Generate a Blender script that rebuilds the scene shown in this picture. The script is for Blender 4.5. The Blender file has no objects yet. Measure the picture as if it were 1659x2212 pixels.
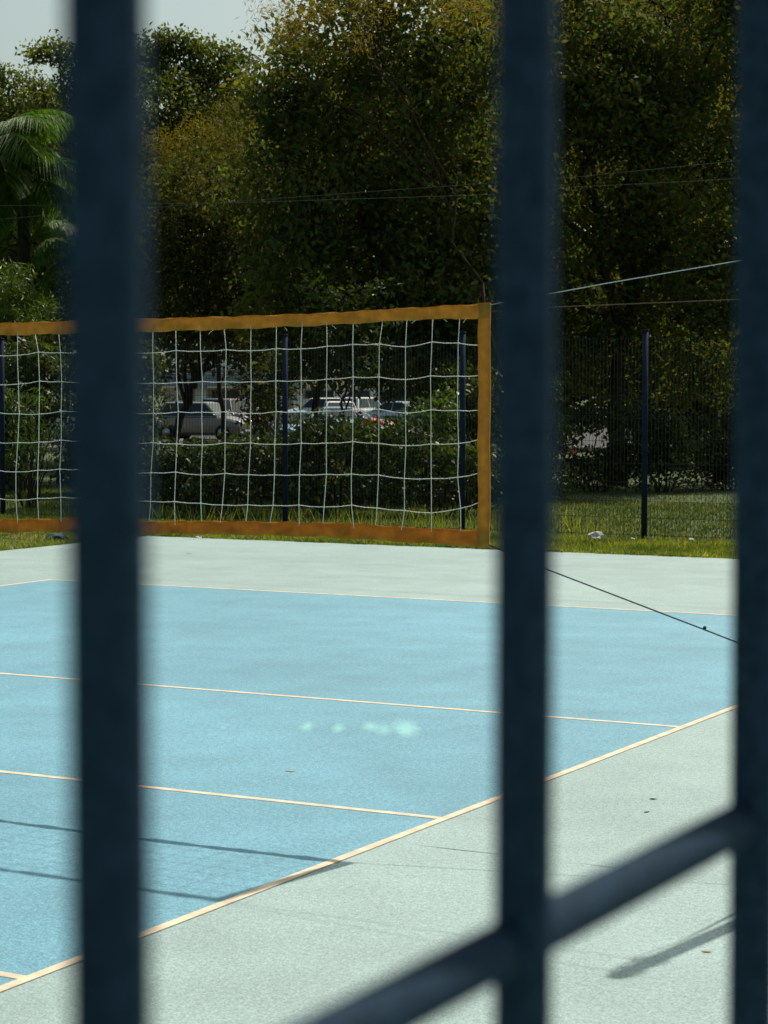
import bpy, bmesh, math, random
import numpy as np
from mathutils import Vector, Matrix
R = math.radians
random.seed(7)
scene = bpy.context.scene
C = scene.collection

# ------------------------------------------------------------------ camera frame (metres; net plane is Y = 0, right sideline X = 0)
CAM = np.array([4.35012541, -8.54677128, 1.91442261])
FW = np.array([-0.4759395, 0.87769489, -0.05597558])
RT = np.array([0.879062261, 0.476706805, 0.000405])
UP = np.array([-0.02703945, 0.04901325, 0.99843206])
FH = np.array([-0.476687, 0.879073, 0.0])
FPX = 4662.35
SUN = np.array([0.105, 0.79, 1.0]); SUN = SUN / np.linalg.norm(SUN)

def at(px, dist, z=0.0):
    """point on the ground plan dist metres out, px is the bearing"""
    r = (px - 829.5) / FPX * dist
    p = CAM + FH * dist + np.array([0.879073, 0.476687, 0]) * r
    return Vector((p[0], p[1], z))
def hz(py, dist):
    return 1.914 + (845 - py) / FPX * dist

# ------------------------------------------------------------------ object helpers
def tag(o, label=None, cat=None, group=None, kind=None):
    if label: o['label'] = label
    if cat: o['category'] = cat
    if group: o['group'] = group
    if kind: o['kind'] = kind
    return o
def empty(name, loc=(0, 0, 0), rz=0):
    o = bpy.data.objects.new(name, None); C.objects.link(o)
    o.location = loc; o.rotation_euler = (0, 0, rz); o.empty_display_size = .2
    return o
def obj(name, bm, mat, parent=None, smooth=False):
    me = bpy.data.meshes.new(name)
    bmesh.ops.recalc_face_normals(bm, faces=bm.faces)
    bm.to_mesh(me); bm.free()
    if smooth:
        for p in me.polygons: p.use_smooth = True
    mats = mat if isinstance(mat, (list, tuple)) else [mat]
    for m in mats: me.materials.append(m)
    o = bpy.data.objects.new(name, me); C.objects.link(o)
    if parent: o.parent = parent
    return o
def npobj(name, verts, faces, mat, parent=None, smooth=False):
    """faces: (n,k) int array, all faces the same size"""
    verts = np.asarray(verts, dtype=np.float32); faces = np.asarray(faces, dtype=np.int32)
    me = bpy.data.meshes.new(name)
    n, k = faces.shape
    me.vertices.add(len(verts)); me.vertices.foreach_set('co', verts.ravel())
    me.loops.add(n * k); me.loops.foreach_set('vertex_index', faces.ravel())
    me.polygons.add(n); me.polygons.foreach_set('loop_start', np.arange(0, n * k, k, dtype=np.int32))
    me.update(calc_edges=True)
    if smooth: me.polygons.foreach_set('use_smooth', np.ones(n, dtype=bool))
    me.materials.append(mat)
    o = bpy.data.objects.new(name, me); C.objects.link(o)
    if parent: o.parent = parent
    return o
def bx(bm, x0, x1, y0, y1, z0, z1, mi=0):
    v = [bm.verts.new(p) for p in [(x0,y0,z0),(x1,y0,z0),(x1,y1,z0),(x0,y1,z0),(x0,y0,z1),(x1,y0,z1),(x1,y1,z1),(x0,y1,z1)]]
    for f in [(0,3,2,1),(4,5,6,7),(0,1,5,4),(1,2,6,5),(2,3,7,6),(3,0,4,7)]:
        bm.faces.new([v[i] for i in f]).material_index = mi
def tube(bm, pts, rad, seg=8, cap=True):
    pts = [Vector(p) for p in pts]; n = len(pts)
    rads = rad if isinstance(rad, (list, tuple)) else [rad] * n
    rings = []
    a = None
    for i, p in enumerate(pts):
        t = (pts[min(i + 1, n - 1)] - pts[max(i - 1, 0)]).normalized()
        if a is None:
            a = t.cross(Vector((0, 0, 1)))
            if a.length < .05: a = t.cross(Vector((1, 0, 0)))
            a.normalize()
        a = (a - t * a.dot(t)).normalized(); b = t.cross(a)
        rings.append([bm.verts.new(p + (a * math.cos(2*math.pi*k/seg) + b * math.sin(2*math.pi*k/seg)) * rads[i]) for k in range(seg)])
    for i in range(n - 1):
        for k in range(seg):
            bm.faces.new([rings[i][k], rings[i][(k+1) % seg], rings[i+1][(k+1) % seg], rings[i+1][k]])
    if cap:
        bm.faces.new(rings[0]); bm.faces.new(rings[-1][::-1])
def ball(bm, c, r, u=8, v=6, sc=(1, 1, 1)):
    res = bmesh.ops.create_uvsphere(bm, u_segments=u, v_segments=v, radius=r)
    for w in res['verts']:
        w.co = Vector((w.co.x*sc[0], w.co.y*sc[1], w.co.z*sc[2])) + Vector(c)
def sheet(name, pts, z, mat, kind='structure', parent=None):
    bm = bmesh.new()
    bm.faces.new([bm.verts.new((x, y, z)) for x, y in pts])
    o = obj(name, bm, mat, parent)
    if kind and not parent: o['kind'] = kind
    return o

# ------------------------------------------------------------------ materials
def newmat(name):
    m = bpy.data.materials.new(name); m.use_nodes = True
    nt = m.node_tree; nt.nodes.clear()
    out = nt.nodes.new('ShaderNodeOutputMaterial')
    b = nt.nodes.new('ShaderNodeBsdfPrincipled'); nt.links.new(b.outputs[0], out.inputs[0])
    return m, nt, b, out
def col(c): return (c[0], c[1], c[2], 1)
def simple(name, c, rough=.6, spec=.4, metal=0, var=.12, scale=8, bump=0, coat=0, bscale=None):
    m, nt, b, out = newmat(name)
    tc = nt.nodes.new('ShaderNodeTexCoord')
    n = nt.nodes.new('ShaderNodeTexNoise'); n.inputs['Scale'].default_value = scale; n.inputs['Detail'].default_value = 5
    nt.links.new(tc.outputs['Object'], n.inputs['Vector'])
    r = nt.nodes.new('ShaderNodeValToRGB')
    r.color_ramp.elements[0].position = .3; r.color_ramp.elements[1].position = .7
    r.color_ramp.elements[0].color = col([x * (1 - var) for x in c]); r.color_ramp.elements[1].color = col([min(1, x * (1 + var)) for x in c])
    nt.links.new(n.outputs['Fac'], r.inputs[0]); nt.links.new(r.outputs[0], b.inputs['Base Color'])
    b.inputs['Roughness'].default_value = rough; b.inputs['Metallic'].default_value = metal
    b.inputs['Specular IOR Level'].default_value = spec
    if coat: b.inputs['Coat Weight'].default_value = coat
    if bump:
        n2 = nt.nodes.new('ShaderNodeTexNoise'); n2.inputs['Scale'].default_value = bscale or scale * 6; n2.inputs['Detail'].default_value = 4
        nt.links.new(tc.outputs['Object'], n2.inputs['Vector'])
        bp = nt.nodes.new('ShaderNodeBump'); bp.inputs['Strength'].default_value = bump; bp.inputs['Distance'].default_value = .01
        nt.links.new(n2.outputs['Fac'], bp.inputs['Height']); nt.links.new(bp.outputs[0], b.inputs['Normal'])
    return m
def leafmat(name, cols, trans=.25, rough=.4, spec=.5, tcol=None):
    m, nt, b, out = newmat(name)
    g = nt.nodes.new('ShaderNodeNewGeometry')
    r = nt.nodes.new('ShaderNodeValToRGB'); cr = r.color_ramp
    while len(cr.elements) < len(cols): cr.elements.new(.5)
    for i, c in enumerate(cols):
        cr.elements[i].position = i / (len(cols) - 1); cr.elements[i].color = col(c)
    nt.links.new(g.outputs['Random Per Island'], r.inputs[0])
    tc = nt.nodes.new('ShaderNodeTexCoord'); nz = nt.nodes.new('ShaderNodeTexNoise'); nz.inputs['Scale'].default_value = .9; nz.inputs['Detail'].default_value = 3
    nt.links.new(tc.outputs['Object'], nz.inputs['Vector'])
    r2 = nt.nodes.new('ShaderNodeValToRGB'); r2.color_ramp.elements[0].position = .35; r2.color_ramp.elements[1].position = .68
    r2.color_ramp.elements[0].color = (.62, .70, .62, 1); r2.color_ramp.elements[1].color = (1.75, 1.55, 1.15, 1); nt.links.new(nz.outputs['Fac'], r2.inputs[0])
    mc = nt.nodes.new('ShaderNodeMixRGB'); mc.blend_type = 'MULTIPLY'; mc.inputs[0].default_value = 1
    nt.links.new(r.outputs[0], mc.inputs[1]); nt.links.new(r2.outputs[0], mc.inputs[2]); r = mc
    nt.links.new(r.outputs[0], b.inputs['Base Color'])
    b.inputs['Roughness'].default_value = rough; b.inputs['Specular IOR Level'].default_value = spec
    t = nt.nodes.new('ShaderNodeBsdfTranslucent')
    mx = nt.nodes.new('ShaderNodeMixRGB'); mx.blend_type = 'MULTIPLY'; mx.inputs[0].default_value = 1
    nt.links.new(r.outputs[0], mx.inputs[1]); mx.inputs[2].default_value = col(tcol or (3.2, 3.0, .8))
    nt.links.new(mx.outputs[0], t.inputs[0])
    ms = nt.nodes.new('ShaderNodeMixShader'); ms.inputs[0].default_value = trans
    nt.links.new(b.outputs[0], ms.inputs[1]); nt.links.new(t.outputs[0], ms.inputs[2]); nt.links.new(ms.outputs[0], out.inputs[0])
    return m
def courtmat(name, c, spots=(), mott=.10):
    """painted acrylic on asphalt: fine sandy grit, broad mottling, scuffs, optional turquoise spots"""
    m, nt, b, out = newmat(name)
    L = nt.links
    tc = nt.nodes.new('ShaderNodeTexCoord')
    def noise(s, d=6, rg=.6):
        n = nt.nodes.new('ShaderNodeTexNoise'); n.inputs['Scale'].default_value = s; n.inputs['Detail'].default_value = d; n.inputs['Roughness'].default_value = rg
        L.new(tc.outputs['Object'], n.inputs['Vector']); return n
    def mul(src, fac, lo, hi, p0=.3, p1=.7, tint=(1, 1, 1)):
        r = nt.nodes.new('ShaderNodeValToRGB'); r.color_ramp.elements[0].position = p0; r.color_ramp.elements[1].position = p1
        r.color_ramp.elements[0].color = col([lo * t for t in tint]); r.color_ramp.elements[1].color = col([hi] * 3)
        L.new(fac, r.inputs[0])
        x = nt.nodes.new('ShaderNodeMixRGB'); x.blend_type = 'MULTIPLY'; x.inputs[0].default_value = 1
        L.new(src, x.inputs[1]); L.new(r.outputs[0], x.inputs[2]); return x.outputs[0]
    rgb = nt.nodes.new('ShaderNodeRGB'); rgb.outputs[0].default_value = col(c)
    o = mul(rgb.outputs[0], noise(.35, 4).outputs['Fac'], 1 - mott, 1 + mott * .4)
    o = mul(o, noise(2.2, 6).outputs['Fac'], 1 - mott * .8, 1.03)
    o = mul(o, noise(38, 5, .8).outputs['Fac'], .80, 1.12, .38, .62)
    o = mul(o, noise(110, 3, .8).outputs['Fac'], .60, 1.28, .35, .65)
    # small reddish-brown scuffs
    v = nt.nodes.new('ShaderNodeTexVoronoi'); v.inputs['Scale'].default_value = 1.1; v.feature = 'F1'
    L.new(tc.outputs['Object'], v.inputs['Vector'])
    o = mul(o, v.outputs['Distance'], .88, 1, .0, .12, (1, .92, .92))
    wn = noise(9, 3); wob = nt.nodes.new('ShaderNodeVectorMath'); wob.operation = 'MULTIPLY_ADD'
    L.new(wn.outputs['Color'], wob.inputs[0]); wob.inputs[1].default_value = (.04, .10, 0); L.new(tc.outputs['Object'], wob.inputs[2])
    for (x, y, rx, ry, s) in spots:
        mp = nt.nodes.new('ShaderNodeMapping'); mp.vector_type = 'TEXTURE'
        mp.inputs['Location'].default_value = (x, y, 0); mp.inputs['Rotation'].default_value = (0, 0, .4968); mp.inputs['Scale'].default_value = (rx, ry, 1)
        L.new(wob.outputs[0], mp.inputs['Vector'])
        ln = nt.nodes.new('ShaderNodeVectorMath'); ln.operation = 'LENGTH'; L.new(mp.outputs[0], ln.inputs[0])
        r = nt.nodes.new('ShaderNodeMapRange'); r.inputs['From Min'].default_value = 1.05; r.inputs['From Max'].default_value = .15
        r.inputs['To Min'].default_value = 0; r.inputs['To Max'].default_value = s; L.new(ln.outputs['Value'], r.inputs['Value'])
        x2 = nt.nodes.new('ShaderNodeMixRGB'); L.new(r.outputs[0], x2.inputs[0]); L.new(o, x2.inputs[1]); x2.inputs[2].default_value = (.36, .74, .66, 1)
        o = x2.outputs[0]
    L.new(o, b.inputs['Base Color']); b.inputs['Roughness'].default_value = .72; b.inputs['Specular IOR Level'].default_value = .35
    bp = nt.nodes.new('ShaderNodeBump'); bp.inputs['Strength'].default_value = .35; bp.inputs['Distance'].default_value = .004
    L.new(noise(160, 3, .7).outputs['Fac'], bp.inputs['Height']); L.new(bp.outputs[0], b.inputs['Normal'])
    return m

M = {}
BLUE = (.160, .375, .475)
PALE = (.325, .440, .425)
M['pale'] = courtmat('pale_court_paint', PALE, mott=.16)
SM = []
M['line'] = simple('cream_line_paint', (.66, .54, .39), .8, .2, var=.22, scale=9, bump=.2)
M['seam'] = simple('court_crack', (.30, .36, .35), .9, .1, scale=20)
M['navy'] = simple('navy_fence_paint', (.020, .039, .062), .85, .04, var=.5, scale=260, bump=.25, bscale=500)
M['navy_post'] = simple('navy_post_paint', (.014, .025, .050), .8, .1, var=.25, scale=20)
M['wire'] = simple('green_black_wire', (.012, .02, .022), .6, .3)
def canvas(name, c, t):
    m = simple(name, c, .9, .15, var=.16, scale=26, bump=.5, bscale=300); nt = m.node_tree
    out = [n for n in nt.nodes if n.type == 'OUTPUT_MATERIAL'][0]; b = [n for n in nt.nodes if n.type == 'BSDF_PRINCIPLED'][0]
    tr = nt.nodes.new('ShaderNodeBsdfTranslucent'); ms = nt.nodes.new('ShaderNodeMixShader'); ms.inputs[0].default_value = t
    nt.links.new(b.inputs['Base Color'].links[0].from_socket, tr.inputs[0])
    nt.links.new(b.outputs[0], ms.inputs[1]); nt.links.new(tr.outputs[0], ms.inputs[2]); nt.links.new(ms.outputs[0], out.inputs[0]); return m
M['tape'] = canvas('mustard_net_tape', (.56, .30, .05), .40)
M['tape2'] = canvas('orange_net_tape', (.53, .235, .035), .40)
M['cord'] = simple('pale_net_cord', (.84, .80, .66), .8, .2, var=.12, scale=60)
M['rope'] = simple('dark_rope', (.03, .045, .05), .8, .2)
M['rope_pale'] = simple('pale_rope', (.62, .66, .60), .8, .2)
M['wire_grey'] = simple('grey_wire', (.10, .10, .08), .8, .1)
M['rope_brown'] = simple('brown_rope', (.16, .10, .07), .8, .2)
M['bark'] = simple('dark_bark', (.045, .032, .022), .95, .1, var=.4, scale=9, bump=.8, bscale=30)
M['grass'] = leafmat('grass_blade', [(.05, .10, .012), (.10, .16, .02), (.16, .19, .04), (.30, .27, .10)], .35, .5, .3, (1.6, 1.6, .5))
M['lawn'] = leafmat('shaded_lawn_blade', [(.03, .06, .008), (.055, .095, .014), (.08, .105, .022), (.13, .13, .045)], .3, .6, .2, (1.6, 1.6, .5))  # darker copy of the grass colours, tree shade put into the blades
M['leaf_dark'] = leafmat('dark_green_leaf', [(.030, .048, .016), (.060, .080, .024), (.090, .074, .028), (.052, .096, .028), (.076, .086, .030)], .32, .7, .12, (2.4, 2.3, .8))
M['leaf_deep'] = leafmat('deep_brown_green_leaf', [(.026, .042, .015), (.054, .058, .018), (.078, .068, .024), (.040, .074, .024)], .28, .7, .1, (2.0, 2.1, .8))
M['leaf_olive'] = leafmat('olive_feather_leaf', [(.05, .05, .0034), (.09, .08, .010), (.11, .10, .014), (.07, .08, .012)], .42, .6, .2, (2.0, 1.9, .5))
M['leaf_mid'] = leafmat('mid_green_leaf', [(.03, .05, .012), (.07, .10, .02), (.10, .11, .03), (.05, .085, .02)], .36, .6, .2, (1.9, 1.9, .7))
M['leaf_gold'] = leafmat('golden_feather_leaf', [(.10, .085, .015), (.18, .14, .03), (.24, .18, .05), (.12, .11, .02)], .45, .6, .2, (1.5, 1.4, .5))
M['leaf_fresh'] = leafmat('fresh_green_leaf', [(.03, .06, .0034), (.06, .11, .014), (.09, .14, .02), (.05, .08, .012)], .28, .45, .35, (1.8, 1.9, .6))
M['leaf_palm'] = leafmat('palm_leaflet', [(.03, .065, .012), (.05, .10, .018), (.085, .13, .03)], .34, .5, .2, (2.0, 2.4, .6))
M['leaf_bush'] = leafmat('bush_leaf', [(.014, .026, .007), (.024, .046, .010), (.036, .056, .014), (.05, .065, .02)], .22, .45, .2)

# grass ground: green-brown soil under blades
def groundmat():
    m, nt, b, out = newmat('grassy_soil'); L = nt.links
    tc = nt.nodes.new('ShaderNodeTexCoord')
    n = nt.nodes.new('ShaderNodeTexNoise'); n.inputs['Scale'].default_value = .9; n.inputs['Detail'].default_value = 8
    L.new(tc.outputs['Object'], n.inputs['Vector'])
    r = nt.nodes.new('ShaderNodeValToRGB'); e = r.color_ramp.elements
    e[0].position = .35; e[0].color = (.045, .075, .015, 1); e[1].position = .7; e[1].color = (.10, .095, .04, 1)
    e2 = r.color_ramp.elements.new(.52); e2.color = (.06, .10, .018, 1)
    L.new(n.outputs['Fac'], r.inputs[0])
    n2 = nt.nodes.new('ShaderNodeTexNoise'); n2.inputs['Scale'].default_value = 40; n2.inputs['Detail'].default_value = 4
    L.new(tc.outputs['Object'], n2.inputs['Vector'])
    r2 = nt.nodes.new('ShaderNodeValToRGB'); r2.color_ramp.elements[0].position = .3; r2.color_ramp.elements[0].color = (.45, .45, .45, 1)
    r2.color_ramp.elements[1].position = .7; r2.color_ramp.elements[1].color = (1.3, 1.3, 1.3, 1); L.new(n2.outputs['Fac'], r2.inputs[0])
    x = nt.nodes.new('ShaderNodeMixRGB'); x.blend_type = 'MULTIPLY'; x.inputs[0].default_value = 1
    L.new(r.outputs[0], x.inputs[1]); L.new(r2.outputs[0], x.inputs[2]); L.new(x.outputs[0], b.inputs['Base Color'])
    b.inputs['Roughness'].default_value = .95
    bp = nt.nodes.new('ShaderNodeBump'); bp.inputs['Strength'].default_value = 1; bp.inputs['Distance'].default_value = .04
    L.new(n2.outputs['Fac'], bp.inputs['Height']); L.new(bp.outputs[0], b.inputs['Normal'])
    return m
M['ground'] = groundmat()
M['asphalt'] = simple('asphalt', (.05, .05, .048), .9, .2, var=.2, scale=3, bump=.4, bscale=80)
M['kerb'] = simple('kerb_concrete', (.50, .47, .40), .85, .2, var=.15, scale=6)
M['dirt'] = simple('bare_dirt', (.16, .10, .06), .95, .1, var=.3, scale=12, bump=.6)

# ------------------------------------------------------------------ SETTING
def ring_sheet(name, x0, x1, y0, y1, z, mat):
    return sheet(name, [(x0, y0), (x1, y0), (x1, y1), (x0, y1)], z, mat)
ring_sheet('ground', -700, 700, -300, 1200, -.05, M['ground'])
# court slab
bm = bmesh.new(); bx(bm, -11.97, 14.0, -15.2, 15.0, -.12, 0.0)
slab = obj('court_apron', bm, M['pale']); slab['kind'] = 'structure'
# soft pale turquoise ellipses mixed into the blue, turned to the view; the blue sheet
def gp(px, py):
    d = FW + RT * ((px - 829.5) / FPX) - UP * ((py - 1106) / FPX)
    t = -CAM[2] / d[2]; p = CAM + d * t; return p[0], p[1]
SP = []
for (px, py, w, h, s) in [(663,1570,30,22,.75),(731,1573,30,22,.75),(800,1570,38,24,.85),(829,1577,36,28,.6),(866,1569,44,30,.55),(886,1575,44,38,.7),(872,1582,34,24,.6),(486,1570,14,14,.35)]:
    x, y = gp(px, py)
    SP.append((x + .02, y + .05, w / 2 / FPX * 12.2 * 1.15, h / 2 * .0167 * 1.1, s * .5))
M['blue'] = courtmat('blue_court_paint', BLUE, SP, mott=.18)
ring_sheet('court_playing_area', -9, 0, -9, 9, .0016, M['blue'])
bm = bmesh.new()
def strip(bm, x0, x1, y0, y1, z):
    bm.faces.new([bm.verts.new(p) for p in [(x0,y0,z),(x1,y0,z),(x1,y1,z),(x0,y1,z)]])
w = .046
strip(bm, -.0, w, -9 - w, 9 + w, .0034); strip(bm, -9 - w, -9, -9 - w, 9 + w, .0034)
for y in (9, -9 - w): strip(bm, -9, 0, y, y + w, .0034)
for y in (3 - w/2, -3 - w/2, -w/2): strip(bm, -9, 0, y, y + w, .0034)
obj('court_lines', bm, M['line'])['kind'] = 'structure'
bm = bmesh.new()
for y, a, b_ in [(9.55, -12, 6), (10.9, -12, 6), (12.3, -12, 4), (13.2, -9, 0)]:
    n = 26; xs = [a + (b_ - a) * i / n for i in range(n + 1)]
    ys = [y + random.uniform(-.012, .012) for _ in xs]
    for i in range(n):
        if random.random() < .8:
            bm.faces.new([bm.verts.new(p) for p in [(xs[i], ys[i], .002), (xs[i+1], ys[i+1], .002), (xs[i+1], ys[i+1] + .010, .002), (xs[i], ys[i] + .010, .002)]])
n = 60
for i in range(n):
    x = .2 + i * .12
    if x < 8: bm.faces.new([bm.verts.new(p) for p in [(x, -.55 - .006*math.sin(i), .002), (x + .12, -.55 - .006*math.sin(i + 1), .002), (x + .12, -.546, .002), (x, -.546, .002)]])
obj('court_cracks', bm, M['seam'])['kind'] = 'structure'
# car park asphalt, kerb, far road
sheet('car_park_asphalt', [tuple(at(-900, 69.5)[:2]), tuple(at(2500, 69.5)[:2]), tuple(at(2500, 150)[:2]), tuple(at(-900, 150)[:2])], -.02, M['asphalt'])
bm = bmesh.new()
a, b_ = at(-900, 69.2), at(2500, 69.2)
d = (b_ - a).normalized(); nrm = Vector((-d.y, d.x, 0)) * .3
v = [bm.verts.new(p) for p in [a + Vector((0,0,-.1)), b_ + Vector((0,0,-.1)), b_ + nrm + Vector((0,0,-.1)), a + nrm + Vector((0,0,-.1)), a + Vector((0,0,.12)), b_ + Vector((0,0,.12)), b_ + nrm + Vector((0,0,.12)), a + nrm + Vector((0,0,.12))]]
for f in [(0,3,2,1),(4,5,6,7),(0,1,5,4),(1,2,6,5),(2,3,7,6),(3,0,4,7)]: bm.faces.new([v[i] for i in f])
obj('kerb', bm, M['kerb'])['kind'] = 'structure'
sheet('dirt_strip', [(-17.5, 17.75), (2, 17.8), (2, 18.25), (-17.5, 18.2)], -.046, M['dirt'])
sheet('dirt_patch', [(-14.2, 14.5), (-13.5, 14.2), (-12.8, 14.5), (-12.9, 15.0), (-13.6, 15.2), (-14.1, 14.9)], -.045, M['dirt'])

# ------------------------------------------------------------------ grass blades (stuff)
rng = np.random.default_rng(3)
def blades(name, pts, hmin, hmax, wid, lean, mat, label):
    n = len(pts)
    h = rng.uniform(hmin, hmax, n); az = rng.uniform(0, 2*np.pi, n); la = rng.uniform(0, 2*np.pi, n); ll = rng.uniform(.1, lean, n)
    s = np.stack([np.cos(az), np.sin(az), np.zeros(n)], 1) * (wid * rng.uniform(.6, 1.4, n))[:, None] * .5
    tip = np.stack([np.cos(la) * ll * h, np.sin(la) * ll * h, h], 1)
    V = np.stack([pts - s, pts + s, pts + tip * .6 + s * .7, pts + tip, pts + tip * .6 - s * .7], 1).reshape(-1, 3)
    F = np.arange(n * 5).reshape(n, 5)
    o = npobj(name, V, F, mat)
    return tag(o, label, 'grass', kind='stuff')
def scatter(n, x0, x1, y0, y1, z=-.05):
    return np.stack([rng.uniform(x0, x1, n), rng.uniform(y0, y1, n), np.full(n, z)], 1)
P1 = scatter(60000, -17.5, 1, 15.0, 17.8)
P1b = scatter(14000, -17.5, -12.0, 9.5, 15.2)
P1c = scatter(9000, -17.5, 1, 17.8, 18.4)
edge = scatter(5000, -12.2, 1, 14.99, 15.12)
edge2 = np.stack([rng.uniform(-12.1, -11.98, 2500), rng.uniform(9, 15, 2500), np.full(2500, -.05)], 1)
cl = []
for _ in range(90):
    x = rng.uniform(-12, -2); k = rng.integers(20, 70)
    cl.append(np.stack([x + rng.normal(0, .06, k), 15.03 + np.abs(rng.normal(0, .05, k)) - .03, np.full(k, -.03)], 1))
for _ in range(30):
    y = rng.uniform(9, 15); k = rng.integers(20, 60)
    cl.append(np.stack([-12.0 - np.abs(rng.normal(0, .04, k)), y + rng.normal(0, .06, k), np.full(k, -.03)], 1))
blades('grass', np.concatenate(cl), .05, .11, .012, 1.2, M['grass'], 'tufts of grass creeping over the edge of the court slab')
blades('grass', np.concatenate([P1, P1b, P1c, edge, edge2]), .025, .075, .012, .9, M['grass'], 'short green and straw coloured grass between the court slab and the fence')
P2 = np.concatenate([scatter(80000, -24, 4, 18.4, 27), scatter(16000, -24, 8, 27, 34)])
blades('grass', P2, .025, .06, .016, .9, M['lawn'], 'lawn coloured darker for tree shade, beyond the mesh fence under the trees')
P3 = np.concatenate([scatter(900, -17, -7, 18.3, 19.2), scatter(700, -16, -8, 19, 22)])
blades('weeds', P3, .08, .34, .009, .8, M['grass'], 'tall dry weeds growing along the foot of the mesh fence')

# ------------------------------------------------------------------ mesh fence behind the court
fence = empty('mesh_fence', (-6.27, 18.3, -.05))
tag(fence, 'thin dark wire mesh fence with navy round posts behind the court', 'fence')
FO = Vector((-6.27, 18.3, -.05))
xs = [-17.0, -14.6, -11.84, -8.97, -6.27, -3.5, -.8, 2.0]
for i, x in enumerate(xs):
    bm = bmesh.new(); tube(bm, [(x - FO.x, 0, 0), (x - FO.x, 0, 2.76)], .04, 12)
    tube(bm, [(x - FO.x, 0, 2.76), (x - FO.x, 0, 2.785)], .046, 12)
    obj('post', bm, M['navy_post'], fence, True)
for i in range(len(xs) - 1):
    bm = bmesh.new()
    a, b_ = xs[i] - FO.x + .04, xs[i+1] - FO.x - .04
    n = int((b_ - a) / .05)
    for k in range(n + 1):
        x = a + (b_ - a) * k / n; bx(bm, x - .0018, x + .0018, -.0018, .0018, .03, 2.68)
    for z in (.05, .28, .5, .75, 1.0, 1.3, 1.6, 1.9, 2.15, 2.4, 2.66):
        bx(bm, a, b_, .002, .006, z - .0025, z + .0025)
    obj('mesh_panel', bm, M['wire'], fence)

# ------------------------------------------------------------------ volleyball net
net = empty('volleyball_net', (0, 0, 0))
tag(net, 'white cord volleyball net edged in mustard orange tape above the court', 'net')
cols = [
[(0.187,2.229),(0.187,2.115),(0.187,1.982),(0.188,1.83),(0.188,1.701),(0.189,1.553),(0.189,1.423),(0.19,1.304)],
[(0.095,2.229),(0.087,2.126),(0.086,1.98),(0.084,1.829),(0.09,1.683),(0.086,1.533),(0.101,1.396),(0.103,1.304)],
[(-0.039,2.224),(-0.043,2.132),(-0.05,1.982),(-0.047,1.831),(-0.047,1.679),(-0.045,1.525),(-0.044,1.372),(-0.044,1.309)],
[(-0.169,2.216),(-0.176,2.111),(-0.176,1.965),(-0.176,1.815),(-0.173,1.67),(-0.181,1.523),(-0.18,1.379),(-0.195,1.311)],
[(-0.291,2.214),(-0.309,2.126),(-0.311,1.977),(-0.311,1.833),(-0.312,1.679),(-0.313,1.536),(-0.321,1.386),(-0.329,1.31)],
[(-0.443,2.213),(-0.446,2.125),(-0.444,1.977),(-0.446,1.829),(-0.446,1.685),(-0.454,1.537),(-0.453,1.396),(-0.44,1.31)],
[(-0.582,2.212),(-0.58,2.118),(-0.583,1.968),(-0.583,1.823),(-0.585,1.677),(-0.584,1.534),(-0.597,1.384),(-0.604,1.315)],
[(-0.711,2.211),(-0.719,2.107),(-0.717,1.962),(-0.72,1.818),(-0.718,1.674),(-0.728,1.529),(-0.731,1.389),(-0.729,1.313)],
[(-0.85,2.206),(-0.851,2.11),(-0.854,1.961),(-0.853,1.819),(-0.86,1.668),(-0.862,1.526),(-0.87,1.384),(-0.89,1.306)],
[(-0.988,2.201),(-0.99,2.101),(-0.988,1.957),(-0.992,1.809),(-0.992,1.672),(-1.003,1.524),(-1.009,1.383),(-1.02,1.305)],
[(-1.138,2.204),(-1.125,2.107),(-1.129,1.957),(-1.129,1.817),(-1.133,1.671),(-1.135,1.528),(-1.149,1.379),(-1.163,1.303)],
[(-1.27,2.2),(-1.268,2.101),(-1.258,1.959),(-1.263,1.814),(-1.26,1.66),(-1.269,1.518),(-1.27,1.384),(-1.266,1.296)],
[(-1.408,2.198),(-1.406,2.106),(-1.404,1.954),(-1.395,1.815),(-1.405,1.663),(-1.412,1.529),(-1.42,1.388),(-1.416,1.295)],
[(-1.538,2.193),(-1.54,2.095),(-1.535,1.951),(-1.538,1.807),(-1.54,1.667),(-1.554,1.523),(-1.556,1.386),(-1.566,1.293)]]
l3 = [[(-2.096,2.187),(-2.085,2.101),(-2.079,1.959),(-2.084,1.815),(-2.084,1.673),(-2.095,1.531),(-2.09,1.393),(-2.089,1.291)],
[(-2.241,2.187),(-2.219,2.105),(-2.214,1.963),(-2.218,1.8),(-2.221,1.662),(-2.229,1.523),(-2.232,1.384),(-2.225,1.285)],
[(-2.345,2.19),(-2.349,2.09),(-2.344,1.948),(-2.341,1.8),(-2.351,1.658),(-2.365,1.512),(-2.366,1.372),(-2.356,1.274)]]
for k in (1, 2, 3):
    t = k / 4
    cols.append([(a[0]*(1-t)+b_[0]*t, a[1]*(1-t)+b_[1]*t + random.uniform(-.004,.004)) for a, b_ in zip(cols[13], l3[0])])
cols += l3
def sag(x):   # height change of the whole net left of what the picture covers
    u = (x + 4.5) / 4.7
    return .045 * (u * u) - .055
x = -2.49
base = [b_[1] for b_ in l3[2]]
while x > -9.1:
    off = sag(x) - sag(-2.35)
    cols.append([(x + random.uniform(-.012, .012), bz + off + random.uniform(-.01, .01)) for bz in base]); x -= .137
cols.append([(-9.2, bz + sag(-9.2) - sag(-2.35)) for bz in base])
bm = bmesh.new()
for i, c in enumerate(cols[1:-1]):
    c = [(p[0], 0, p[1]) for p in c]
    pts = [(c[0][0], 0, c[0][2] + .02)] + c[1:-1] + [(c[-1][0], 0, c[-1][2] - .02)]
    tube(bm, pts, .0016, 5)
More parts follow.
